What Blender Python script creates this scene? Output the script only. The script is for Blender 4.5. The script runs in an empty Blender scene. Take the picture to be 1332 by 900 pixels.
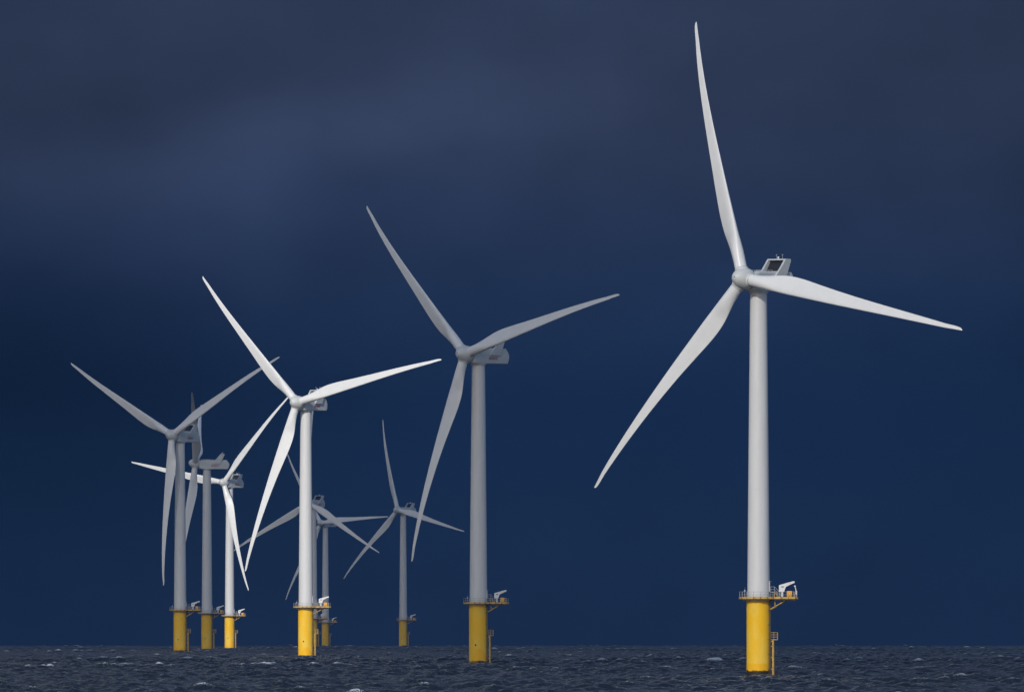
import bpy, math, random
import numpy as np
from mathutils import Matrix, Vector

random.seed(7)
rng = np.random.default_rng(11)
scene = bpy.context.scene
COL = scene.collection
R_ = math.radians

# ------------------------------------------------------------------ camera
F_PX, W_PX = 27200.0, 1332.0            # long telephoto lens from a dune about 12.5 m above the sea
EYE_Y, CAM_H = 789.0, 12.55
EARTH = 7.08e6                           # earth radius with refraction: the far bases sink behind the horizon
cam_d = bpy.data.cameras.new('camera')
cam = bpy.data.objects.new('camera', cam_d)
COL.objects.link(cam)
cam.location = (0, 0, CAM_H)
cam.rotation_euler = (R_(90), 0, 0)
cam_d.sensor_width = 36.0
cam_d.lens = 36.0 * F_PX / W_PX
cam_d.shift_y = (EYE_Y - 450.0) / W_PX
cam_d.clip_start = 5.0
cam_d.clip_end = 80000.0
scene.camera = cam

# ------------------------------------------------------------------ sun, sky, exposure
SUN_EL, SUN_AZ = 27.0, 18.0             # behind the camera, a little to the left
sdir = Vector((-math.sin(R_(SUN_AZ)) * math.cos(R_(SUN_EL)),
               -math.cos(R_(SUN_AZ)) * math.cos(R_(SUN_EL)), math.sin(R_(SUN_EL))))
sun_d = bpy.data.lights.new('sun', 'SUN')
sun_d.energy = 3.5
sun_d.angle = R_(0.5)
sun_d.color = (1.0, 0.958, 0.90)
sun = bpy.data.objects.new('sun', sun_d)
COL.objects.link(sun)
sun.location = sdir * 3000
sun.rotation_euler = (-sdir).to_track_quat('-Z', 'Y').to_euler()

scene.view_settings.view_transform = 'Standard'
scene.view_settings.look = 'None'
scene.view_settings.exposure = 0.0
scene.view_settings.gamma = 1.0
scene.view_settings.use_curve_mapping = False
scene.cycles.volume_bounces = 1
scene.cycles.max_bounces = 6


def nd(nt, kind, **kw):
    n = nt.nodes.new(kind)
    for k, v in kw.items():
        if k.startswith('i_'):
            n.inputs[k[2:].replace('_', ' ')].default_value = v
        else:
            setattr(n, k, v)
    return n


def math_node(nt, op, a, b=None, clamp=False):
    n = nt.nodes.new('ShaderNodeMath')
    n.operation = op
    n.use_clamp = clamp
    for i, v in enumerate((a, b)):
        if v is None:
            continue
        if isinstance(v, (int, float)):
            n.inputs[i].default_value = v
        else:
            nt.links.new(v, n.inputs[i])
    return n.outputs[0]


def remap(nt, v, a, b, c=0.0, d=1.0, smooth=True):
    n = nt.nodes.new('ShaderNodeMapRange')
    n.interpolation_type = 'SMOOTHSTEP' if smooth else 'LINEAR'
    nt.links.new(v, n.inputs[0])
    for i, q in enumerate((a, b, c, d)):
        n.inputs[1 + i].default_value = q
    return n.outputs[0]


def mix_col(nt, fac, a, b):
    n = nt.nodes.new('ShaderNodeMix')
    n.data_type = 'RGBA'
    for sock, v in ((n.inputs[0], fac), (n.inputs[6], a), (n.inputs[7], b)):
        if isinstance(v, (int, float)):
            sock.default_value = v
        elif isinstance(v, tuple):
            sock.default_value = (*v, 1) if len(v) == 3 else v
        else:
            nt.links.new(v, sock)
    return n.outputs[2]


def srgb(r, g, b):
    f = lambda c: (c / 255 / 12.92) if c <= 10 else (((c / 255) + 0.055) / 1.055) ** 2.4
    return (f(r), f(g), f(b))


world = bpy.data.worlds.new('World')
scene.world = world
world.use_nodes = True
wn = world.node_tree
wn.nodes.clear()
w_out = nd(wn, 'ShaderNodeOutputWorld')
w_bg = nd(wn, 'ShaderNodeBackground')
wn.links.new(w_bg.outputs[0], w_out.inputs[0])
SKY_STRENGTH = 0.106
w_bg.inputs['Strength'].default_value = SKY_STRENGTH
sky = nd(wn, 'ShaderNodeTexSky')
sky.sky_type = 'NISHITA'
sky.sun_disc = False
sky.sun_elevation = R_(SUN_EL)
sky.sun_rotation = R_(180 + SUN_AZ)
sky.altitude = 10
sky.air_density = 1.0
sky.dust_density = 1.5
w_tc = nd(wn, 'ShaderNodeTexCoord')
w_sep = nd(wn, 'ShaderNodeSeparateXYZ')
wn.links.new(w_tc.outputs['Generated'], w_sep.inputs[0])
DX, DY, DZ = w_sep.outputs
# broken white cloud over the open side of the sky
cl_map = nd(wn, 'ShaderNodeMapping')
cl_map.inputs['Scale'].default_value = (1.0, 1.0, 2.4)
wn.links.new(w_tc.outputs['Generated'], cl_map.inputs[0])
cl_n = nd(wn, 'ShaderNodeTexNoise', i_Scale=3.2, i_Detail=7.0, i_Roughness=0.6)
wn.links.new(cl_map.outputs[0], cl_n.inputs['Vector'])
open_cl = remap(wn, cl_n.outputs['Fac'], 0.42, 0.62)
open_sky = mix_col(wn, open_cl, sky.outputs[0], (3.7, 4.8, 6.9))
# the storm bank: a wall of rain cloud filling the sky out to sea
st_map = nd(wn, 'ShaderNodeMapping')
st_map.inputs['Scale'].default_value = (50.0, 50.0, 85.0)
st_map.inputs['Location'].default_value = (3.3, 1.2, 0.4)
wn.links.new(w_tc.outputs['Generated'], st_map.inputs[0])
st_n = nd(wn, 'ShaderNodeTexNoise', i_Scale=1.0, i_Detail=3.0, i_Roughness=0.45)
wn.links.new(st_map.outputs[0], st_n.inputs['Vector'])
st_map2 = nd(wn, 'ShaderNodeMapping')
st_map2.inputs['Scale'].default_value = (4.0, 4.0, 11.0)
wn.links.new(w_tc.outputs['Generated'], st_map2.inputs[0])
st_n2 = nd(wn, 'ShaderNodeTexNoise', i_Scale=1.0, i_Detail=5.0, i_Roughness=0.55)
wn.links.new(st_map2.outputs[0], st_n2.inputs['Vector'])
ramp = nd(wn, 'ShaderNodeValToRGB')
K = 10.0                                     # elevations below are for a strength-0.1 background


def stop(el, rgb):
    return (el / 0.5, tuple(c / K * K for c in srgb(*rgb)))


zshift = math_node(wn, 'ADD', DZ, 0.004)
wob = math_node(wn, 'MULTIPLY', math_node(wn, 'SUBTRACT', st_n.outputs['Fac'], 0.5), 0.006)
el = math_node(wn, 'MULTIPLY', math_node(wn, 'ADD', zshift, wob), 20.0, clamp=True)
wn.links.new(el, ramp.inputs[0])
cr = ramp.color_ramp
stops = [(0.0, (24, 38, 64)), (0.09, (24, 39, 66)), (0.16, (23, 40, 69)), (0.24, (20, 39, 71)), (0.33, (24, 43, 75)), (0.42, (37, 52, 82)),
         (0.52, (50, 60, 85)), (0.62, (47, 57, 81)), (0.72, (48, 59, 84)), (1.0, (54, 64, 88))]
while len(cr.elements) < len(stops):
    cr.elements.new(0.5)
for e, (p, c) in zip(cr.elements, stops):
    e.position = p
    e.color = (*srgb(*c), 1)
cr.interpolation = 'B_SPLINE'
# higher up the bank is greyer and lighter
hi = remap(wn, DZ, 0.028, 0.12)
hi2 = remap(wn, DZ, 0.13, 0.34)
hi_c = mix_col(wn, st_n2.outputs['Fac'], srgb(44, 56, 78), srgb(100, 112, 132))
hi_c = mix_col(wn, hi2, hi_c, srgb(46, 55, 70))
storm = mix_col(wn, hi, ramp.outputs[0], hi_c)
mottle = math_node(wn, 'ADD', math_node(wn, 'MULTIPLY', math_node(wn, 'SUBTRACT', st_n.outputs['Fac'], 0.5), 0.50), 1.0)


st_n3 = nd(wn, 'ShaderNodeTexNoise', i_Scale=2.6, i_Detail=4.0, i_Roughness=0.5)
wn.links.new(st_map.outputs[0], st_n3.inputs['Vector'])
mottle = math_node(wn, 'ADD', mottle, math_node(wn, 'MULTIPLY', math_node(wn, 'SUBTRACT', st_n3.outputs['Fac'], 0.5), 0.46))

# faint hanging curtains of rain
rn_map = nd(wn, 'ShaderNodeMapping')
rn_map.inputs['Scale'].default_value = (150.0, 150.0, 26.0)
rn_map.inputs['Rotation'].default_value = (0, R_(-8), 0)
wn.links.new(w_tc.outputs['Generated'], rn_map.inputs[0])
rn = nd(wn, 'ShaderNodeTexNoise', i_Scale=1.0, i_Detail=3.0, i_Roughness=0.5)
wn.links.new(rn_map.outputs[0], rn.inputs['Vector'])
mottle = math_node(wn, 'ADD', mottle, math_node(wn, 'MULTIPLY', math_node(wn, 'SUBTRACT', rn.outputs['Fac'], 0.5), 0.22))


def lens(ax, az, rx, rz, amp, slope=0.0):
    """a soft lighter or darker mass in the rain cloud: bearing, elevation and half-sizes in radians"""
    global mottle
    u = math_node(wn, 'SUBTRACT', DX, ax)
    v = math_node(wn, 'SUBTRACT', math_node(wn, 'SUBTRACT', DZ, az), math_node(wn, 'MULTIPLY', u, slope))
    v = math_node(wn, 'ADD', v, math_node(wn, 'MULTIPLY', wob, 1.1))
    u = math_node(wn, 'DIVIDE', u, rx)
    v = math_node(wn, 'DIVIDE', v, rz)
    q = math_node(wn, 'ADD', math_node(wn, 'MULTIPLY', u, u), math_node(wn, 'MULTIPLY', v, v))
    g = math_node(wn, 'EXPONENT', math_node(wn, 'MULTIPLY', q, -1.0))
    mottle = math_node(wn, 'MULTIPLY', mottle, math_node(wn, 'ADD', math_node(wn, 'MULTIPLY', g, amp), 1.0))


lens(-0.0105, 0.0212, 0.0080, 0.0036, 0.34, 0.10)
lens(-0.0030, 0.0235, 0.0100, 0.0034, 0.24, 0.16)
lens(-0.0200, 0.0238, 0.0130, 0.0021, -0.25, 0.10)
lens(-0.0250, 0.0085, 0.0130, 0.0085, -0.68)
lens(0.0280, 0.0060, 0.0110, 0.0300, -0.20)
lens(-0.0060, 0.0120, 0.0080, 0.0050, -0.12)
sc_ = nd(wn, 'ShaderNodeVectorMath', operation='SCALE')
wn.links.new(storm, sc_.inputs[0])
wn.links.new(math_node(wn, 'MULTIPLY', mottle, 1.0 / SKY_STRENGTH), sc_.inputs['Scale'])
# how far round and how high the bank reaches
edge = math_node(wn, 'ADD', DY, math_node(wn, 'MULTIPLY', math_node(wn, 'SUBTRACT', st_n2.outputs['Fac'], 0.5), 0.35))
edge = math_node(wn, 'SUBTRACT', edge, math_node(wn, 'MULTIPLY', DZ, 0.55))
bank = remap(wn, edge, 0.10, 0.42)
full = mix_col(wn, bank, open_sky, sc_.outputs[0])
wn.links.new(full, w_bg.inputs['Color'])


# ------------------------------------------------------------------ materials
def new_mat(name):
    m = bpy.data.materials.new(name)
    m.use_nodes = True
    nt = m.node_tree
    return m, nt, nt.nodes['Principled BSDF']


def paint(name, col, rough=0.4, var=0.06, scale=0.6, dirt=None, streak=False, spec=0.4):
    m, nt, b = new_mat(name)
    tc = nd(nt, 'ShaderNodeTexCoord')
    mp = nd(nt, 'ShaderNodeMapping')
    mp.inputs['Scale'].default_value = (scale, scale, scale * (0.12 if streak else 1))
    nt.links.new(tc.outputs['Object'], mp.inputs[0])
    n = nd(nt, 'ShaderNodeTexNoise', i_Scale=1.0, i_Detail=6.0, i_Roughness=0.6)
    nt.links.new(mp.outputs[0], n.inputs['Vector'])
    d = dirt or tuple(c * (1 - 2.2 * var) for c in col)
    f = remap(nt, n.outputs['Fac'], 0.35, 0.75)
    c = mix_col(nt, f, col, d)
    nt.links.new(c, b.inputs['Base Color'])
    nt.links.new(remap(nt, n.outputs['Fac'], 0.3, 0.7, rough - 0.06, rough + 0.1), b.inputs['Roughness'])
    b.inputs['Specular IOR Level'].default_value = spec
    return m


M_TOWER = paint('light_grey_tower_paint', (0.60, 0.605, 0.61), 0.42, 0.035, 0.9, streak=True)
M_BLADE = paint('light_grey_blade_gelcoat', (0.68, 0.685, 0.69), 0.36, 0.03, 0.25)
M_HUB = paint('spinner_fibreglass', (0.56, 0.575, 0.57), 0.45, 0.04, 0.8)
M_NAC = paint('nacelle_fibreglass', (0.50, 0.525, 0.53), 0.45, 0.05, 0.7)
M_DARK = paint('dark_radiator_core', (0.022, 0.022, 0.026), 0.5, 0.1, 4.0)
M_RED = paint('red_vinyl_lettering', (0.36, 0.004, 0.02), 0.5, 0.03, 2.0)
M_INK = paint('dark_grey_vinyl', (0.06, 0.065, 0.075), 0.5, 0.05, 2.0)
M_GALV = paint('galvanised_steel', (0.36, 0.38, 0.41), 0.45, 0.09, 3.0)
M_DECKY = paint('weathered_yellow_steel', (0.55, 0.36, 0.075), 0.5, 0.14, 1.4, dirt=(0.30, 0.19, 0.06))
M_GRATE = paint('dark_deck_grating', (0.09, 0.075, 0.05), 0.7, 0.1, 2.0)
M_ORANGE = paint('orange_yellow_paint', (0.92, 0.43, 0.002), 0.45, 0.05, 2.0)
M_WHITE = paint('white_crane_paint', (0.70, 0.71, 0.72), 0.4, 0.04, 2.0)
M_RUBBER = paint('black_rubber', (0.02, 0.02, 0.022), 0.7, 0.1, 3.0)
M_LAMP = paint('clear_lamp_glass', (0.75, 0.76, 0.76), 0.25, 0.02, 3.0)


def pile_mat(idx, fresh, arch, cx, growth, seed):
    """Yellow transition-piece paint: chalky faded coat, a fresher coat low down, weed at the waterline."""
    m, nt, b = new_mat('yellow_pile_paint')
    tc = nd(nt, 'ShaderNodeTexCoord')
    sp = nd(nt, 'ShaderNodeSeparateXYZ')
    nt.links.new(tc.outputs['Object'], sp.inputs[0])
    X, Y, Z = sp.outputs
    mp = nd(nt, 'ShaderNodeMapping')
    mp.inputs['Scale'].default_value = (0.7, 0.7, 0.22)
    mp.inputs['Location'].default_value = (seed * 3.1, seed * 1.7, seed)
    nt.links.new(tc.outputs['Object'], mp.inputs[0])
    n1 = nd(nt, 'ShaderNodeTexNoise', i_Scale=1.0, i_Detail=6.0, i_Roughness=0.6)
    nt.links.new(mp.outputs[0], n1.inputs['Vector'])
    mp2 = nd(nt, 'ShaderNodeMapping')
    mp2.inputs['Location'].default_value = (seed * 2.3, seed, seed * 5)
    nt.links.new(tc.outputs['Object'], mp2.inputs[0])
    n2 = nd(nt, 'ShaderNodeTexNoise', i_Scale=1.1, i_Detail=5.0, i_Roughness=0.6)
    nt.links.new(mp2.outputs[0], n2.inputs['Vector'])
    rich, pale, deep = (0.80, 0.455, 0.004), (0.78, 0.50, 0.045), (0.80, 0.43, 0.004)
    c = mix_col(nt, remap(nt, n1.outputs['Fac'], 0.44, 0.60), rich, pale)
    # the chalky coat is palest low on the pile
    chalk = math_node(nt, 'MULTIPLY', remap(nt, Z, 12.0, 2.5), 0.55)
    chalk = math_node(nt, 'MULTIPLY', chalk, remap(nt, n1.outputs['Fac'], 0.25, 0.6))
    c = mix_col(nt, chalk, c, (0.77, 0.53, 0.07))
    wob = math_node(nt, 'MULTIPLY', math_node(nt, 'SUBTRACT', n2.outputs['Fac'], 0.5), 1.3)
    if arch:
        q = math_node(nt, 'DIVIDE', math_node(nt, 'SUBTRACT', X, cx), arch)
        q = math_node(nt, 'MULTIPLY', q, q)
        lim = math_node(nt, 'MULTIPLY', math_node(nt, 'SUBTRACT', 1.0, q), fresh)
    else:
        lim = math_node(nt, 'ADD', wob, fresh)
    edge_ = math_node(nt, 'SUBTRACT', lim, Z)
    c = mix_col(nt, remap(nt, edge_, -0.1, 0.2), c, deep)
    gr = math_node(nt, 'SUBTRACT', math_node(nt, 'ADD', math_node(nt, 'MULTIPLY', wob, 0.9), growth - .15), Z)
    c = mix_col(nt, remap(nt, gr, -0.15, 0.2), c, (0.028, 0.022, 0.012))
    # rust runs below the deck
    st = math_node(nt, 'MULTIPLY', remap(nt, n1.outputs['Fac'], 0.58, 0.72), remap(nt, Z, 9.0, 15.0))
    c = mix_col(nt, math_node(nt, 'MULTIPLY', st, 0.45), c, (0.25, 0.12, 0.03))
    nt.links.new(c, b.inputs['Base Color'])
    b.inputs['Roughness'].default_value = 0.5
    b.inputs['Specular IOR Level'].default_value = 0.2
    return m


# ------------------------------------------------------------------ mesh builder
class MB:
    def __init__(self):
        self.v, self.f, self.m, self.s = [], [], [], []

    def add(self, verts, faces, mat=0, smooth=False, mx=None):
        o = len(self.v)
        for p in verts:
            self.v.append(tuple(mx @ Vector(p)) if mx is not None else tuple(p))
        for f in faces:
            self.f.append([i + o for i in f])
            self.m.append(mat)
            self.s.append(smooth)

    def rings(self, rings, mat=0, smooth=True, caps=True, mx=None, closed=True):
        n = len(rings[0])
        vs = [p for r in rings for p in r]
        fs = []
        for i in range(len(rings) - 1):
            for j in range(n if closed else n - 1):
                a, b_ = i * n + j, i * n + (j + 1) % n
                fs.append([a, b_, b_ + n, a + n])
        self.add(vs, fs, mat, smooth, mx)
        if caps:
            self.add(rings[0], [list(range(n))[::-1]], mat, False, mx)
            self.add(rings[-1], [list(range(n))], mat, False, mx)

    def tube(self, p0, p1, r0, r1=None, n=10, mat=0, smooth=True):
        r1 = r0 if r1 is None else r1
        p0, p1 = Vector(p0), Vector(p1)
        d = (p1 - p0).normalized()
        u = d.orthogonal().normalized()
        w = d.cross(u)
        ring = lambda c, r: [c + (u * math.cos(t) + w * math.sin(t)) * r for t in [2 * math.pi * k / n for k in range(n)]]
        self.rings([ring(p0, r0), ring(p1, r1)], mat, smooth)

    def box(self, c, s, mat=0, bev=0.0, mx=None):
        x, y, z = (q / 2 for q in s)
        if bev <= 0:
            v = [(c[0] + a * x, c[1] + b_ * y, c[2] + d * z) for a in (-1, 1) for b_ in (-1, 1) for d in (-1, 1)]
            f = [[0, 1, 3, 2], [4, 6, 7, 5], [0, 4, 5, 1], [2, 3, 7, 6], [0, 2, 6, 4], [1, 5, 7, 3]]
            self.add(v, f, mat, False, mx)
            return
        bev = min(bev, x * .9, y * .9, z * .9)
        base = lambda ax, ay: [(ax - bev, -ay), (ax, -ay + bev), (ax, ay - bev), (ax - bev, ay), (-ax + bev, ay), (-ax, ay - bev), (-ax, -ay + bev), (-ax + bev, -ay)]
        rg = []
        for zz, k in ((-z, bev), (-z + bev, 0), (z - bev, 0), (z, bev)):
            rg.append([(c[0] + p[0], c[1] + p[1], c[2] + zz) for p in base(x - k, y - k)])
        self.rings(rg, mat, False, True, mx)

    def prism(self, poly, axis, t0, t1, mat=0, mx=None):
        """poly of 2-D points extruded along an axis ('x': poly is (y,z); 'y': (x,z); 'z': (x,y))."""
        put = {'x': lambda p, t: (t, p[0], p[1]), 'y': lambda p, t: (p[0], t, p[1]), 'z': lambda p, t: (p[0], p[1], t)}[axis]
        self.rings([[put(p, t0) for p in poly], [put(p, t1) for p in poly]], mat, False, True, mx)

    def mesh(self, name, mats):
        me = bpy.data.meshes.new(name)
        me.from_pydata(self.v, [], self.f)
        for m in mats:
            me.materials.append(m)
        me.polygons.foreach_set('material_index', self.m)
        me.polygons.foreach_set('use_smooth', self.s)
        me.update()
        import bmesh
        bm = bmesh.new()
        bm.from_mesh(me)
        bmesh.ops.recalc_face_normals(bm, faces=bm.faces)
        bm.to_mesh(me)
        bm.free()
        return me


def obj(name, me, parent=None, mx=None):
    o = bpy.data.objects.new(name, me)
    COL.objects.link(o)
    if parent:
        o.parent = parent
    if mx is not None:
        o.matrix_basis = mx
    return o


def circle(r, z, n=48, cx=0, cy=0):
    return [(cx + r * math.cos(2 * math.pi * k / n), cy + r * math.sin(2 * math.pi * k / n), z) for k in range(n)]


# ------------------------------------------------------------------ sea
WAVE_DIR = math.atan2(0.80, 0.60)


def make_sea(piles):
    half = R_(2.3)
    th_f = np.linspace(-half, half, 760)
    th_c = np.concatenate([R_(2.3) + (np.linspace(0, 1, 46)[1:] ** 2.2) * (math.pi - R_(2.3))])
    theta = np.concatenate([-th_c[::-1], th_f, th_c[:-1]])
    segs = [np.geomspace(4, 2850, 110)[:-1], np.arange(2850, 6200, 1.35), np.arange(6200, 9500, 1.7), np.arange(9500, 14800, 2.6),
            np.geomspace(14800, 17500, 40)]
    rad = np.concatenate(segs)
    nr, nt_ = len(rad), len(theta)
    dr = np.gradient(rad)
    dt = np.gradient(theta)
    nw = 72
    lam = np.exp(np.linspace(math.log(2.2), math.log(42), nw)) * rng.uniform(0.95, 1.05, nw)
    k = 2 * np.pi / lam
    ang = WAVE_DIR + rng.normal(0, 0.62, nw) * np.clip(1.25 - lam / 90, 0.5, 1.3)
    amp = lam ** 0.9 * np.exp(-(np.maximum(lam - 7, 0) / 16) ** 2)
    amp *= 0.26 / math.sqrt(np.sum(amp ** 2) / 2)
    ph = rng.uniform(0, 2 * np.pi, nw)
    V = np.empty((nr, nt_, 3), np.float32)
    foam = np.zeros((nr, nt_), np.float32)
    st, ct = np.sin(theta), np.cos(theta)
    for a in range(0, nr, 256):
        b = min(nr, a + 256)
        r = rad[a:b, None]
        X = r * st[None, :]
        Y = r * ct[None, :]
        sp_c = (r * dt[None, :])
        H = np.zeros_like(X, dtype=np.float32)
        S = np.zeros_like(H)
        for i in range(nw):
            kx, ky = k[i] * math.cos(ang[i]), k[i] * math.sin(ang[i])
            lx, ly = 2 * np.pi / max(abs(kx), 1e-4), 2 * np.pi / max(abs(ky), 1e-4)
            wr = np.clip(ly / dr[a:b] / 2.5 - 1, 0, 1)
            wc = np.clip(lx / np.minimum(sp_c[:1], 1e6) / 2.5 - 1, 0, 1)[0]
            cs = np.cos((kx * X + ky * Y + ph[i]).astype(np.float32) if False else np.mod(kx * X + ky * Y + ph[i], 2 * np.pi).astype(np.float32))
            cs *= (amp[i] * wr)[:, None].astype(np.float32)
            cs *= wc[None, :].astype(np.float32)
            H += cs
            if lam[i] < 14:
                S += cs
        # peaked crests, flat troughs; gustier and calmer patches
        gust = 0.86 + 0.18 * np.sin(X / 97 + 1.3 * np.sin(Y / 410)) * np.cos(Y / 233 + 0.7) + 0.1 * np.sin(X / 41 - Y / 150)
        H2 = (H + 0.8 * (H * H - 0.06)) * gust - 0.4
        V[a:b, :, 0] = X
        V[a:b, :, 1] = Y
        V[a:b, :, 2] = H2 - (r * r) / (2 * EARTH)
        foam[a:b] = np.clip((H + 0.7 * S) * gust * 1.25, -2, 3)
    foam /= foam[rad < 9000].std()
    for (px, py) in piles:
        rr = np.where(abs(rad - py) < 12)[0]
        if len(rr):
            sub = slice(rr[0], rr[-1] + 1)
            d = np.hypot(V[sub, :, 0] - px, V[sub, :, 1] - py)
            foam[sub] += 2.7 * np.exp(-((d - 2.9) / 1.3) ** 2)
    idx = np.arange(nr * nt_, dtype=np.int32).reshape(nr, nt_)
    q = np.stack([idx[:-1, :-1], idx[:-1, 1:], idx[1:, 1:], idx[1:, :-1]], -1).reshape(-1, 4)[:, ::-1]
    me = bpy.data.meshes.new('sea')
    me.vertices.add(nr * nt_)
    me.vertices.foreach_set('co', V.reshape(-1))
    me.loops.add(q.size)
    me.loops.foreach_set('vertex_index', np.ascontiguousarray(q).reshape(-1))
    me.polygons.add(len(q))
    me.polygons.foreach_set('loop_start', np.arange(0, q.size, 4, dtype=np.int32))
    me.polygons.foreach_set('use_smooth', np.ones(len(q), dtype=bool))
    at = me.attributes.new('crest', 'FLOAT', 'POINT')
    at.data.foreach_set('value', foam.reshape(-1))
    me.update(calc_edges=True)
    m, nt, b = new_mat('rough_sea_water')
    geo = nd(nt, 'ShaderNodeNewGeometry')
    P = geo.outputs['Position']
    mp = nd(nt, 'ShaderNodeMapping')
    mp.inputs['Rotation'].default_value = (0, 0, -WAVE_DIR)
    mp.inputs['Scale'].default_value = (1.0, 0.6, 1.0)
    nt.links.new(P, mp.inputs[0])
    n1 = nd(nt, 'ShaderNodeTexNoise', i_Scale=0.5, i_Detail=4.0, i_Roughness=0.55)
    nt.links.new(mp.outputs[0], n1.inputs['Vector'])
    bump = nd(nt, 'ShaderNodeBump', i_Strength=1.0, i_Distance=1.1)
    nt.links.new(n1.outputs['Fac'], bump.inputs['Height'])
    nt.links.new(bump.outputs[0], b.inputs['Normal'])
    ca = nd(nt, 'ShaderNodeAttribute', attribute_name='crest')
    n2 = nd(nt, 'ShaderNodeTexNoise', i_Scale=4.2, i_Detail=4.0, i_Roughness=0.7)
    nt.links.new(P, n2.inputs['Vector'])
    n3 = nd(nt, 'ShaderNodeTexNoise', i_Scale=0.045, i_Detail=3.0)
    nt.links.new(P, n3.inputs['Vector'])
    e = math_node(nt, 'ADD', ca.outputs['Fac'], math_node(nt, 'MULTIPLY', math_node(nt, 'SUBTRACT', n2.outputs['Fac'], 0.5), 7.0))
    e = math_node(nt, 'ADD', e, math_node(nt, 'MULTIPLY', math_node(nt, 'SUBTRACT', n3.outputs['Fac'], 0.5), 2.2))
    fo = remap(nt, e, 3.65, 4.5)
    c = mix_col(nt, fo, (0.006, 0.010, 0.017), (0.50, 0.54, 0.60))
    nt.links.new(c, b.inputs['Base Color'])
    nt.links.new(remap(nt, fo, 0, 1, 0.10, 0.8), b.inputs['Roughness'])
    b.inputs['IOR'].default_value = 1.33
    me.materials.append(m)
    o = obj('sea', me)
    o['kind'] = 'structure'
    return o


# ------------------------------------------------------------------ turbine prototype meshes
HUB_Z, OVERHANG, TILT = 80.85, 5.0, 6.0
DECK = 15.8                               # top of the work platform above the sea


def tower_mesh():
    b = MB()
    prof = []
    z0, z1 = DECK, 78.4
    for i in range(33):
        t = i / 32
        prof.append((2.30 - 0.58 * t ** 1.15, z0 + (z1 - z0) * t))
    b.rings([circle(r, z, 64) for r, z in prof], 0, True)
    for zz in (38.0, 58.5):                # bolted section joints
        r = 2.30 - 0.58 * ((zz - z0) / (z1 - z0)) ** 1.15
        b.rings([circle(r + .004, zz - .07, 64), circle(r + .022, zz - .05, 64), circle(r + .022, zz + .05, 64), circle(r + .004, zz + .07, 64)], 0, True, False)
    b.rings([circle(2.303, DECK + .0, 64), circle(2.42, DECK + .003, 64), circle(2.42, DECK + .16, 64), circle(2.30, DECK + .165, 64)], 0, False, False)
    b.rings([circle(1.725, 77.95, 64), circle(1.86, 77.97, 64), circle(1.86, 78.42, 64), circle(1.70, 78.44, 64)], 0, False)
    return b.mesh('tower', [M_TOWER])


def pile_mesh(mat):
    b = MB()
    zs = [-14, -2, 0, 2, 4, 8, 12, 14.4, 15.0]
    b.rings([circle(2.46, z, 64) for z in zs], 0, True)
    b.rings([circle(2.45, 14.75, 64), circle(2.62, 14.78, 64), circle(2.62, 15.05, 64), circle(2.45, 15.08, 64)], 0, False, False)
    return b.mesh('monopile', [mat])


def rrect(w, zt, zb, r, y, n=6):
    """rounded rectangle ring in the x-z plane at depth y"""
    pts = []
    for cx, cz, a0 in ((w - r, zt - r, 0), (-w + r, zt - r, 90), (-w + r, zb + r, 180), (w - r, zb + r, 270)):
        for k in range(n):
            a = R_(a0 + 90 * k / (n - 1))
            pts.append((cx + r * math.cos(a), y, cz + r * math.sin(a)))
    return pts


def nacelle_mesh():
    b = MB()
    st = [(-3.35, 1.55, 1.35, -1.6, .5), (-3.2, 1.8, 1.65, -1.95, .45), (-2.2, 1.93, 1.86, -2.12, .35), (0, 1.95, 1.9, -2.15, .30), (4.5, 1.95, 1.9, -2.15, .30),
          (8.5, 1.95, 1.9, -2.15, .30), (9.05, 1.93, 1.3, -2.15, .30), (9.4, 1.88, .85, -1.75, .30), (9.75, 1.80, 0.35, -.85, .28), (9.79, 1.7, .25, -.72, .25)]
    b.rings([rrect(w, zt, zb, r, y) for y, w, zt, zb, r in st], 0, False)
    # panel seams, roof hatch, yaw bearing skirt
    for y in (0.9, 4.9):
        b.rings([rrect(1.957, 1.907, -2.157, .30, y - .03), rrect(1.957, 1.907, -2.157, .30, y + .03)], 0, False, False)
    b.box((0, 0.3, 1.93), (1.6, 1.5, .16), 0, .04)
    b.rings([circle(1.95, -2.5, 40), circle(2.05, -2.1, 40)], 0, True)
    # roof rails along the front
    for sx in (-1, 1):
        b.tube((sx * 1.5, -2.6, 2.18), (sx * 1.5, 2.6, 2.18), .045, n=6)
        for y in (-2.6, -1.3, 0, 1.3, 2.6):
            b.tube((sx * 1.5, y, 1.8), (sx * 1.5, y, 2.18), .035, n=6)
    return b.mesh('nacelle', [M_NAC])


def cooler_mesh():
    """raked cooler frame on the nacelle roof: two swept fins and a top beam"""
    b = MB()

    def fin(x0, x1):
        pts = [(2.0, .12), (5.8, .12), (6.0, .45), (7.72, 4.2), (7.66, 4.48), (7.42, 4.58), (6.2, 4.58), (5.95, 4.42), (4.3, 2.55), (2.25, .55)]
        b.prism(pts, 'x', x0, x1)
    fin(1.98, 2.42)
    fin(-2.42, -1.98)
    b.prism([(5.8, 4.28), (7.4, 4.28), (7.55, 4.57), (6.1, 4.57)], 'x', -1.975, 1.975)
    b.prism([(3.85, 1.905), (4.3, 1.905), (4.35, 2.0), (3.95, 2.0)], 'x', -1.975, 1.975)
    return b.mesh('cooler_frame', [M_NAC])


def radiator_mesh():
    b = MB()
    b.prism([(5.05, 1.93), (5.5, 1.93), (7.1, 4.27), (6.65, 4.27)], 'x', -1.96, 1.96)
    for i in range(13):                   # vertical tube rows
        x = -1.8 + i * .3
        b.prism([(5.0, 1.95), (5.06, 1.95), (6.65, 4.25), (6.59, 4.25)], 'x', x - .05, x + .05)
    return b.mesh('radiator', [M_DARK])


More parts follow.
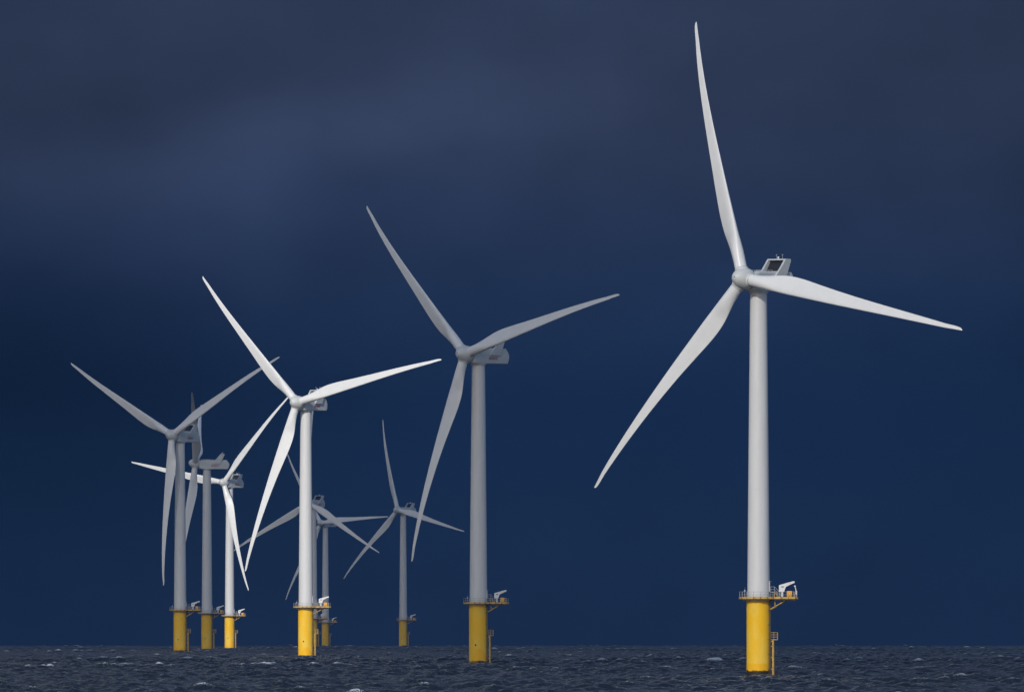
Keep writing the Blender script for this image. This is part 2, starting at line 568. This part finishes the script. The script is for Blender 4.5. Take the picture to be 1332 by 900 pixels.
def sensor_mesh():
    b = MB()
    for x in (0.0,):
        b.tube((x, 7.0, 4.55), (x, 7.0, 5.35), .04, n=6)
        b.tube((x - .22, 7.0, 5.35), (x + .22, 7.0, 5.35), .03, n=6)
        b.box((x, 7.0, 5.45), (.12, .3, .14), 0, .03)
    return b.mesh('wind_sensor', [M_GALV])


def beacon_mesh():
    b = MB()
    b.rings([circle(.16, 4.56, 12, 0, 6.6), circle(.16, 4.7, 12, 0, 6.6), circle(.2, 4.72, 12, 0, 6.6), circle(.2, 4.95, 12, 0, 6.6), circle(.1, 5.02, 12, 0, 6.6)], 0, True)
    return b.mesh('beacon', [M_LAMP])


def text_mesh(body, size, mat, name):
    cu = bpy.data.curves.new(name, 'FONT')
    cu.body = body
    cu.size = size
    cu.align_x = 'CENTER'
    cu.extrude = 0.012
    cu.space_character = 1.05
    cu.offset = 0.018
    o = bpy.data.objects.new(name, cu)
    COL.objects.link(o)
    dg = bpy.context.evaluated_depsgraph_get()
    me = bpy.data.meshes.new_from_object(o.evaluated_get(dg))
    bpy.data.objects.remove(o)
    bpy.data.curves.remove(cu)
    me.materials.clear()
    me.materials.append(mat)
    me.name = name
    return me


def hub_mesh():
    b = MB()
    # spinner, nose towards -y
    prof = [(0.0, -3.05), (.28, -3.02), (.62, -2.88), (1.0, -2.6), (1.36, -2.2), (1.68, -1.65), (1.98, -1.0), (2.17, -.3), (2.24, .35), (2.2, 1.0), (2.05, 1.45), (1.85, 1.62)]
    n = 48
    rg = []
    for r, y in prof[1:]:
        rg.append([(r * math.cos(2 * math.pi * k / n), y, r * math.sin(2 * math.pi * k / n)) for k in range(n)])
    b.rings(rg, 0, True)
    for ph in (0, 120, 240):               # blade root collars
        mx = Matrix.Rotation(R_(ph), 4, 'Y')
        b.rings([circle(1.40, .9, 36), circle(1.40, 2.14, 36), circle(1.36, 2.2, 36), circle(1.27, 2.2, 36)], 0, True, False, mx)
        b.rings([circle(1.275, 2.0, 36), circle(1.275, 2.27, 36), circle(1.1, 2.27, 36)], 1, True, False, mx)
    b.rings([[(.10 * math.cos(t) + .0, -3.10, .10 * math.sin(t)) for t in [2 * math.pi * k / 10 for k in range(10)]],
             [(.12 * math.cos(t), -2.95, .12 * math.sin(t)) for t in [2 * math.pi * k / 10 for k in range(10)]]], 1, False)
    b.rings([[(r * math.cos(2 * math.pi * k / 40), y, r * math.sin(2 * math.pi * k / 40)) for k in range(40)] for r, y in ((1.5, 1.55), (1.5, 2.1))], 1, False)
    return b.mesh('hub', [M_HUB, M_RUBBER])


def blade_mesh(tip_axial, name='blade'):
    """blade along +z, leading edge towards +x, upwind towards -y; tip_axial < 0 bends the tip downwind (+y)"""
    b = MB()
    ctrl = [(1.5, 2.46, 1.0, 14), (2.6, 2.46, 1.0, 14), (4.5, 2.6, .86, 14), (7, 3.15, .62, 13.5), (9.5, 3.72, .46, 12.5), (12, 3.98, .38, 11), (15, 3.86, .33, 9.2),
            (19, 3.45, .29, 7.2), (24, 2.95, .26, 5.2), (30, 2.42, .23, 3.4), (36, 1.98, .21, 2.0), (42, 1.58, .20, 1.0), (48, 1.18, .19, .2), (52, .88, .18, -.3), (54.5, .72, .17, -.5),
            (55.5, .54, .16, -.5), (55.85, .36, .16, -.5), (56.0, .16, .16, -.5)]
    arr = np.array(ctrl)
    zs = np.concatenate([np.linspace(1.5, 12, 15), np.linspace(13, 52, 27), np.array([53, 54, 54.8, 55.4, 55.75, 56.0])])
    n = 20
    rg = []
    for z in zs:
        ch, th, tw = (np.interp(z, arr[:, 0], arr[:, i]) for i in (1, 2, 3))
        if 2.6 < z < 45:                   # smooth the piecewise profile
            ch = np.mean([np.interp(z + d, arr[:, 0], arr[:, 1]) for d in (-1.2, -.6, 0, .6, 1.2)])
        t = z / 56.0
        # leading edge stays nearly straight, trailing edge bulges
        le = min(1.18, .30 * ch) if z > 12 else np.interp(z, [1.5, 2.6, 12], [1.18, 1.18, 1.19])
        le = le if z < 12 else np.interp(z, [12, 24, 40, 52, 56], [1.19, .98, .58, .30, .05])
        circ = float(np.clip((9.0 - z) / 6.2, 0, 1))
        ax = (tip_axial + 3.5) * t - 3.5 * t ** 4
        ring = []
        for j in range(2 * n):
            a = 2 * math.pi * j / (2 * n)
            xc = .5 * (1 + math.cos(a))     # 1 at the trailing edge, 0 at the leading edge
            yt = 5 * th * (.2969 * math.sqrt(max(xc, 0)) - .126 * xc - .3516 * xc ** 2 + .2843 * xc ** 3 - .1015 * xc ** 4)
            camber = .10 * (1 - th) * xc * (1 - xc) * 4 * .45
            ya = (yt * (1 if a < math.pi else -.72) + camber) * ch
            xa = le - xc * ch
            xr, yr = le - ch * .5 - math.cos(a) * ch * .5, math.sin(a) * ch * .5
            x = xa * (1 - circ) + xr * circ
            y = ya * (1 - circ) + yr * circ
            c_, s_ = math.cos(R_(tw)), math.sin(R_(tw))
            # twist turns the leading edge upwind (-y)
            X = x * c_ + y * s_
            Y = -x * s_ + y * c_
            ring.append((X, Y - ax, z))
        rg.append(ring)
    b.rings(rg, 0, True)
    return b.mesh(name, [M_BLADE])


def deck_outline(r=4.05, xr=8.05, w=2.7):
    a0 = math.asin(w / r)
    pts = [(xr - .5, -w), (xr, -w + .5), (xr, w - .5), (xr - .5, w)]
    for k in range(27):
        a = a0 + (2 * math.pi - 2 * a0) * k / 26
        pts.append((r * math.cos(a), r * math.sin(a)))
    return pts


def platform_mesh():
    b = MB()
    out = deck_outline()
    n = len(out)
    sc_in = [(p[0] * .985, p[1] * .985) for p in out]
    # edge beam (yellow) and dark grating top and underside
    b.rings([[(p[0] * .97, p[1] * .97, DECK - .36) for p in out], [(*p, DECK - .34) for p in out], [(*p, DECK - .06) for p in out], [(*q, DECK - .055) for q in sc_in]], 0, False, False)
    b.prism([(p[0] * .97, p[1] * .97) for p in out], 'z', DECK - .30, DECK - .05, 1)
    # beams under the deck
    for y in (-2.0, -.7, .7, 2.0):
        b.box((3.9, y, DECK - .52), (7.6, .22, .36), 1)
    for x in (-3, 3.4, 5.2, 7.2):
        b.box((x, 0, DECK - .56), (.2, 5.0, .30), 1)
    b.rings([circle(3.1, DECK - .75, 40), circle(3.1, DECK - .45, 40)], 0, False)
    # toe plate
    b.rings([[(*p, DECK - .055) for p in sc_in], [(*p, DECK + .12) for p in sc_in]], 0, False, False)
    # raking struts back to the pile
    for y in (-1.5, 1.5):
        b.tube((2.0, y * .85, 13.15), (5.7, y, DECK - .55), .12, n=8)
        b.tube((3.35, y, 13.85), (3.35, y, DECK - .6), .11, n=8)
    b.tube((2.3, 0, 13.15), (5.9, 0, DECK - .55), .13, n=8)
    return b.mesh('work_platform', [M_DECKY, M_GRATE])


def resample(pts, step):
    out = []
    n = len(pts)
    for i in range(n):
        p, q = Vector(pts[i]), Vector(pts[(i + 1) % n])
        L = (q - p).length
        k = max(1, round(L / step))
        for j in range(k):
            out.append(p.lerp(q, j / k))
    return out


def railing_mesh():
    b = MB()
    pts = [Vector((p[0] * .97, p[1] * .97)) for p in deck_outline()]
    n = len(pts)
    for zz in (.55, 1.12):
        for i in range(n):
            p, q = pts[i], pts[(i + 1) % n]
            b.tube((p.x, p.y, DECK + zz), (q.x, q.y, DECK + zz), .034, n=6)
    acc = 0
    for i in range(n):
        p, q = pts[i], pts[(i + 1) % n]
        L = (q - p).length
        k = max(1, round(L / 1.3))
        if L < 1.0 and i % 2 and i > 4:
            continue
        for j in range(k):
            c = p.lerp(q, j / k)
            b.tube((c.x, c.y, DECK - .04), (c.x, c.y, DECK + 1.14), .042, n=6)
            e = c * (1.0 / .97)
            b.tube((e.x, e.y, DECK - .42), (e.x, e.y, DECK + .05), .075, n=6, mat=1)
    return b.mesh('railing', [M_GALV, M_GRATE])


def crane_mesh():
    b = MB()
    cx, cy = 4.85, -.6
    b.tube((cx, cy, DECK - .05), (cx, cy, DECK + 1.2), .24, n=14)
    b.rings([circle(.36, DECK - .04, 14, cx, cy), circle(.36, DECK + .1, 14, cx, cy)], 0, False)
    # swept body and jib seen from the side as one plate of varying depth
    body = [(-.78, 1.16), (.42, 1.16), (.62, 1.75), (.80, 2.25), (1.35, 2.55), (2.32, 3.02), (2.75, 3.18), (2.9, 3.40), (2.78, 3.58), (2.35, 3.55), (.9, 3.16), (-.1, 2.86), (-.62, 2.72), (-.78, 2.6)]
    mid = [(p[0] * .88 + cx, 1.16 + (p[1] - 1.16) * .88 + DECK) for p in body]
    b.prism(mid, 'y', cy - .36, cy + .36)
    b.tube((cx + 2.42, cy, DECK + 3.1), (cx + 2.42, cy, DECK + 2.75), .05, n=6)
    b.box((cx + .05, cy - .365, DECK + 2.15), (.5, .02, .2), 1)
    b.tube((cx + 1.52, cy - .375, DECK + 2.8), (cx + 1.52, cy - .355, DECK + 2.8), .15, n=10, mat=2)
    return b.mesh('davit_crane', [M_WHITE, M_INK, M_ORANGE])


def cabinet_mesh():
    b = MB()
    c = (6.3, -.9)
    b.box((c[0], c[1], DECK + .72), (1.08, .9, 1.15), 0, .07)
    for sx in (-.35, .35):
        b.box((c[0] + sx, c[1], DECK + .06), (.12, .7, .16), 1)
    for sx in (-.2, .2):
        b.box((c[0] + sx, c[1] - .455, DECK + .75), (.05, .03, .24), 1)
    b.box((c[0], c[1] - .452, DECK + 1.12), (.8, .015, .05), 1)
    return b.mesh('equipment_box', [M_ORANGE, M_GRATE])


def stair_mesh():
    b = MB()
    # landing at the tower door and a flight down to the deck
    b.box((2.85, -.1, DECK + 1.05), (.95, 1.3, .1))
    for x in (2.5, 3.25):
        for y in (-.7, .5):
            b.tube((x, y, DECK - .04), (x, y, DECK + 2.15), .045, n=6)
    for y in (-.7, .5):
        b.tube((2.42, y, DECK + 2.15), (3.28, y, DECK + 2.15), .04, n=6)
        b.tube((2.42, y, DECK + 1.6), (3.28, y, DECK + 1.6), .035, n=6)
        b.tube((3.3, y, DECK + 1.05), (4.3, y, DECK), .06, n=6)
        b.tube((3.28, y, DECK + 2.15), (4.3, y, DECK + 1.1), .04, n=6)
        b.tube((3.28, y, DECK + 1.6), (4.3, y, DECK + .55), .035, n=6)
        b.tube((4.3, y, DECK - .04), (4.3, y, DECK + 1.1), .045, n=6)
    for k in range(5):
        t = (k + .5) / 5
        b.box((3.3 + t, -.1, DECK + 1.05 - 1.05 * t), (.24, 1.16, .04))
    return b.mesh('stair', [M_GALV])


def door_mesh():
    b = MB()
    b.box((2.29, -.1, DECK + 2.15), (.16, .95, 2.1), 0, .05)
    b.box((2.385, -.1, DECK + 2.1), (.03, .7, 1.75), 0, .01)
    b.box((2.42, -.1, DECK + 3.25), (.4, 1.1, .07), 0, .02)
    return b.mesh('door', [M_TOWER])


def gate_mesh():
    b = MB()
    b.tube((0, 0, -.05), (0, 0, 1.2), .08, n=8)
    b.rings([circle(.13, -.04, 10), circle(.13, .03, 10)], 0, False)
    return b.mesh('gate_post', [M_DECKY])


def lantern_mesh():
    """small navigation lantern on its post at the deck edge"""
    b = MB()
    b.tube((0, 0, -.05), (0, 0, 1.1), .06, n=8)
    b.rings([circle(.15, 1.1, 12), circle(.17, 1.15, 12), circle(.17, 1.42, 12), circle(.08, 1.52, 12)], 1, True)
    b.tube((.05, 0, 1.45), (.05, 0, 2.05), .025, n=6)
    return b.mesh('navigation_lantern', [M_GALV, M_GALV])


def mast_mesh():
    b = MB()
    b.tube((7.65, -1.2, DECK - .05), (7.65, -1.2, DECK + 1.4), .08, n=8)
    b.tube((7.65, -1.2, DECK + 1.4), (7.45, -1.2, DECK + 2.3), .10, n=8)
    b.box((7.42, -1.2, DECK + 2.3), (.4, .3, .22), 0, .05)
    b.tube((7.72, -1.2, DECK + .5), (7.72, -1.2, DECK + 1.3), .2, n=10)
    return b.mesh('signal_mast', [M_WHITE])


def ladder_mesh():
    b = MB()
    for s in (-.28, .28):
        b.tube((2.72, s, 6.8), (2.72, s, DECK - .4), .05, n=6)
        b.tube((2.72, s, -2), (2.72, s, 6.8), .05, n=6)
    for k in range(44):
        z = .2 + k * .34
        b.tube((2.72, -.28, z), (2.72, .28, z), .03, n=6)
    for z in (1.2, 4.2, 7.2, 10.2, 13.2):
        for s in (-.28, .28):
            b.tube((2.40, s, z), (2.74, s, z), .045, n=6)
    return b.mesh('ladder', [M_GRATE])


def landing_mesh():
    """boat landing: two fender tubes, brackets to the pile, a small rest platform with a cage rail"""
    b = MB()
    for s in (-.72, .72):
        b.tube((3.02, s, -4), (3.02, s, 7.1), .22, n=12)
        for z in (1.0, 3.4, 5.7):
            b.tube((2.3, s * .9, z + .25), (3.02, s, z), .12, n=8)
        b.tube((2.3, s * .9, 6.6), (3.02, s, 6.9), .12, n=8)
    for z in (1.0, 3.4, 5.7):
        b.tube((3.02, -.72, z), (3.02, .72, z), .09, n=8)
    b.box((3.2, 0, 7.15), (1.5, 2.0, .14), 0)
    c = [(2.55, -.95), (3.9, -.95), (3.9, .95), (2.55, .95)]
    for i in range(4):
        p, q = c[i], c[(i + 1) % 4]
        b.tube((*p, 7.2), (*p, 8.65), .05, n=6)
        for z in (7.7, 8.15, 8.62):
            if i != 3:
                b.tube((*p, z), (*q, z), .045, n=6)
    b.tube((3.9, 0, 7.2), (3.9, 0, 8.65), .05, n=6)
    b.tube((3.2, -.95, 7.2), (3.2, -.95, 8.65), .045, n=6)
    return b.mesh('boat_landing', [M_DECKY])


def hatch_mesh():
    b = MB()
    b.tube((0, .05, 0), (0, -.10, 0), .22, n=14)
    b.tube((0, -.10, 0), (0, -.13, 0), .14, n=14)
    return b.mesh('anode_fitting', [M_RUBBER])


# ------------------------------------------------------------------ turbines
ME = dict(tower=tower_mesh(), nacelle=nacelle_mesh(), cooler=cooler_mesh(), radiator=radiator_mesh(), sensor=sensor_mesh(), beacon=beacon_mesh(),
          hub=hub_mesh(), blade=blade_mesh(.6), blade_b=blade_mesh(-2.2), blade_c=blade_mesh(-.1), platform=platform_mesh(), railing=railing_mesh(), crane=crane_mesh(),
          cabinet=cabinet_mesh(), stair=stair_mesh(), door=door_mesh(), gate=gate_mesh(), lantern=lantern_mesh(), mast=mast_mesh(), ladder=ladder_mesh(),
          landing=landing_mesh(), hatch=hatch_mesh(), letters=text_mesh('eneco', 1.3, M_RED, 'lettering'))

# tower x in the photograph (gives the bearing), pixels per metre (gives the distance), yaw, rotor angle, pitch
TUR = [
    dict(px=986.7, s=6.36, yaw=38.6, phi=-19.0, pitch=2, blade='blade_b', fresh=2.4, arch=0, cx=0, growth=1.0,
         label='nearest and largest wind turbine, pale grey, one blade almost upright, at the right'),
    dict(px=622.3, s=4.96, yaw=44.0, phi=-45.4, pitch=2, blade='blade_c', fresh=3.9, arch=2.3, cx=.35, growth=.6,
         label='grey shaded turbine at mid picture with an arched patch of fresh yellow at its foot'),
    dict(px=397.8, s=4.07, yaw=33.4, phi=-43.6, pitch=2, fresh=2.9, arch=2.2, cx=.1, growth=.35,
         label='brilliant white sunlit wind turbine, larger and nearer of the two sunlit ones'),
    dict(px=234.3, s=3.48, yaw=36.2, phi=-60.8, pitch=2, fresh=1.7, arch=0, cx=0, growth=.85,
         label='grey shaded turbine at far left, two blades in a wide V, one hanging straight down'),
    dict(px=269.2, s=2.985, yaw=91.8, phi=58.0, pitch=82, cone=2.6, fresh=1.1, arch=0, cx=0, growth=.1,
         label='grey turbine turned side on, nacelle in full profile, blades feathered edge on'),
    dict(px=298.7, s=2.65, yaw=33.6, phi=-79.3, pitch=2, fresh=.9, arch=0, cx=0, growth=.1,
         label='smaller sunlit white wind turbine with one blade pointing almost level to the left'),
    dict(px=407.5, s=2.31, yaw=31.0, phi=-119.6, pitch=2, fresh=.9, arch=0, cx=0, growth=.1,
         label='distant grey turbine half hidden behind the bright white tower, two blades drooping either side'),
    dict(px=524.4, s=2.19, yaw=41.6, phi=-16.5, pitch=2, fresh=.8, arch=0, cx=0, growth=.1,
         label='distant grey wind turbine standing alone with one blade nearly upright'),
    dict(px=423.3, s=1.98, yaw=37.5, phi=-33.9, pitch=2, fresh=.8, arch=0, cx=0, growth=.1,
         label='farthest and smallest turbine, just right of the white tower, one blade level to the right'),
]
GROUP = 'wind turbines standing in the sea'
positions = []
for i, t in enumerate(TUR):
    d = F_PX / t['s']
    x = (t['px'] - W_PX / 2) / F_PX * d
    positions.append((x, d))
    root = bpy.data.objects.new('wind_turbine', None)
    COL.objects.link(root)
    root.location = (x, d, -(d * d) / (2 * EARTH))
    root.empty_display_size = 5
    root['label'] = t['label']
    root['category'] = 'wind turbine'
    root['group'] = GROUP
    pile = obj('monopile', pile_mesh(pile_mat(i, t['fresh'], t['arch'], t['cx'], t['growth'], i * 1.37 + .4)), root)
    obj('ladder', ME['ladder'], pile, Matrix.Rotation(R_(-33), 4, 'Z'))
    obj('boat_landing', ME['landing'], pile, Matrix.Rotation(R_(-4), 4, 'Z'))
    if i:
        obj('anode_fitting', ME['hatch'], pile, Matrix.Translation((-.75, -math.sqrt(2.46 ** 2 - .75 ** 2), 4.7)))
    tw = obj('tower', ME['tower'], root)
    obj('door', ME['door'], tw, Matrix.Rotation(R_(-8), 4, 'Z'))
    pf = obj('work_platform', ME['platform'], root)
    obj('railing', ME['railing'], pf)
    obj('davit_crane', ME['crane'], pf)
    obj('equipment_box', ME['cabinet'], pf)
    obj('stair', ME['stair'], pf)
    for gx, gy in ((3.25, -2.45), (3.75, -2.45), (7.2, -2.3)):
        obj('gate_post', ME['gate'], pf, Matrix.Translation((gx, gy, DECK)))
    if i == 0:
        obj('signal_mast', ME['mast'], pf)
    for lx, ly in ((-2.85, -2.5), (-1.0, -3.75)):
        obj('navigation_lantern', ME['lantern'], pf, Matrix.Translation((lx, ly, DECK)) if lx < -2 else Matrix.Translation((lx, 3.7, DECK)))
    yaw = Matrix.Rotation(R_(-t['yaw']), 4, 'Z')
    top = Matrix.Translation((0, 0, HUB_Z)) @ yaw
    nac = obj('nacelle', ME['nacelle'], root, top @ Matrix.Translation((0, 0, -.4)))
    cf = obj('cooler_frame', ME['cooler'], nac)
    obj('radiator', ME['radiator'], nac)
    for dx in (-.75, .75):
        obj('wind_sensor', ME['sensor'], nac, Matrix.Translation((dx, 0, 0)))
    obj('beacon', ME['beacon'], nac)
    obj('lettering', ME['letters'], nac, Matrix.Translation((1.966, 3.6, -1.0)) @ Matrix(((0, 0, 1, 0), (1, 0, 0, 0), (0, 1, 0, 0), (0, 0, 0, 1))))
    rot = top @ Matrix.Translation((0, -OVERHANG, .02)) @ Matrix.Rotation(R_(-TILT), 4, 'X')
    obj('hub', ME['hub'], root, rot @ Matrix.Rotation(R_(t['phi']), 4, 'Y'))
    for k in range(3):
        obj('blade', ME[t.get('blade', 'blade')], root, rot @ Matrix.Rotation(R_(t['phi'] + 120 * k), 4, 'Y') @ Matrix.Rotation(R_(t.get('cone', 0)), 4, 'X') @ Matrix.Rotation(R_(-t['pitch']), 4, 'Z') @ Matrix.Diagonal((1, 1, 1.008, 1)))

make_sea(positions)


# ------------------------------------------------------------------ rain clouds between the sun and the shaded turbines
def cloud(cx, cy, cz, rx, ry, rz, dens, seed):
    import bmesh
    bm = bmesh.new()
    bmesh.ops.create_icosphere(bm, subdivisions=4, radius=1.0)
    rg = np.random.default_rng(seed)
    ks = rg.normal(0, 3.0, (9, 3))
    ps = rg.uniform(0, 6.28, 9)
    for v in bm.verts:
        p = np.array(v.co)
        w = sum(math.sin(float(ks[j] @ p) + ps[j]) for j in range(9)) / 9
        f = 1 + .28 * w
        z = p[2] * f
        v.co = (p[0] * f * rx, p[1] * f * ry, (z if z > 0 else z * .45) * rz)
    me = bpy.data.meshes.new('cloud')
    bm.to_mesh(me)
    bm.free()
    m = bpy.data.materials.new('cloud_vapour')
    m.use_nodes = True
    nt = m.node_tree
    nt.nodes.clear()
    o_ = nd(nt, 'ShaderNodeOutputMaterial')
    pv = nd(nt, 'ShaderNodeVolumePrincipled')
    pv.inputs['Color'].default_value = (.95, .95, .96, 1)
    pv.inputs['Density'].default_value = dens
    nt.links.new(pv.outputs[0], o_.inputs['Volume'])
    me.materials.append(m)
    o = obj('cloud', me)
    o.location = (cx, cy, cz)
    o['kind'] = 'structure'
    return o


def shade(ix, dens, rx=330, ry=430, alt=1000, dy=0.0, seed=0, dx=0.0):
    """a cloud on the line from the turbine(s) to the sun"""
    xs = sum(positions[i][0] for i in ix) / len(ix)
    ys = sum(positions[i][1] for i in ix) / len(ix)
    k = (alt - 75) / sdir.z
    p = Vector((xs, ys, 75)) + sdir * k
    return cloud(p.x + dx, p.y + dy, alt, rx, ry, 130, dens, seed)


shade((0,), .00122, seed=1)
shade((1,), .0075, seed=2)
shade((3, 4), .0085, ry=1080, rx=420, seed=3)
shade((6, 7, 8), .0085, ry=1500, rx=620, seed=5)

# ------------------------------------------------------------------ haze
HAZE = 2.7e-5
if HAZE:
    b = MB()
    b.box((0, 0, 45), (36000, 36000, 220))
    me = b.mesh('haze', [])
    m = bpy.data.materials.new('haze')
    m.use_nodes = True
    nt = m.node_tree
    nt.nodes.clear()
    o_ = nd(nt, 'ShaderNodeOutputMaterial')
    pv = nd(nt, 'ShaderNodeVolumePrincipled')
    pv.inputs['Color'].default_value = (.03, .09, .23, 1)
    pv.inputs['Density'].default_value = HAZE
    nt.links.new(pv.outputs[0], o_.inputs['Volume'])
    me.materials.append(m)
    hz = obj('haze', me)
    hz['kind'] = 'stuff'
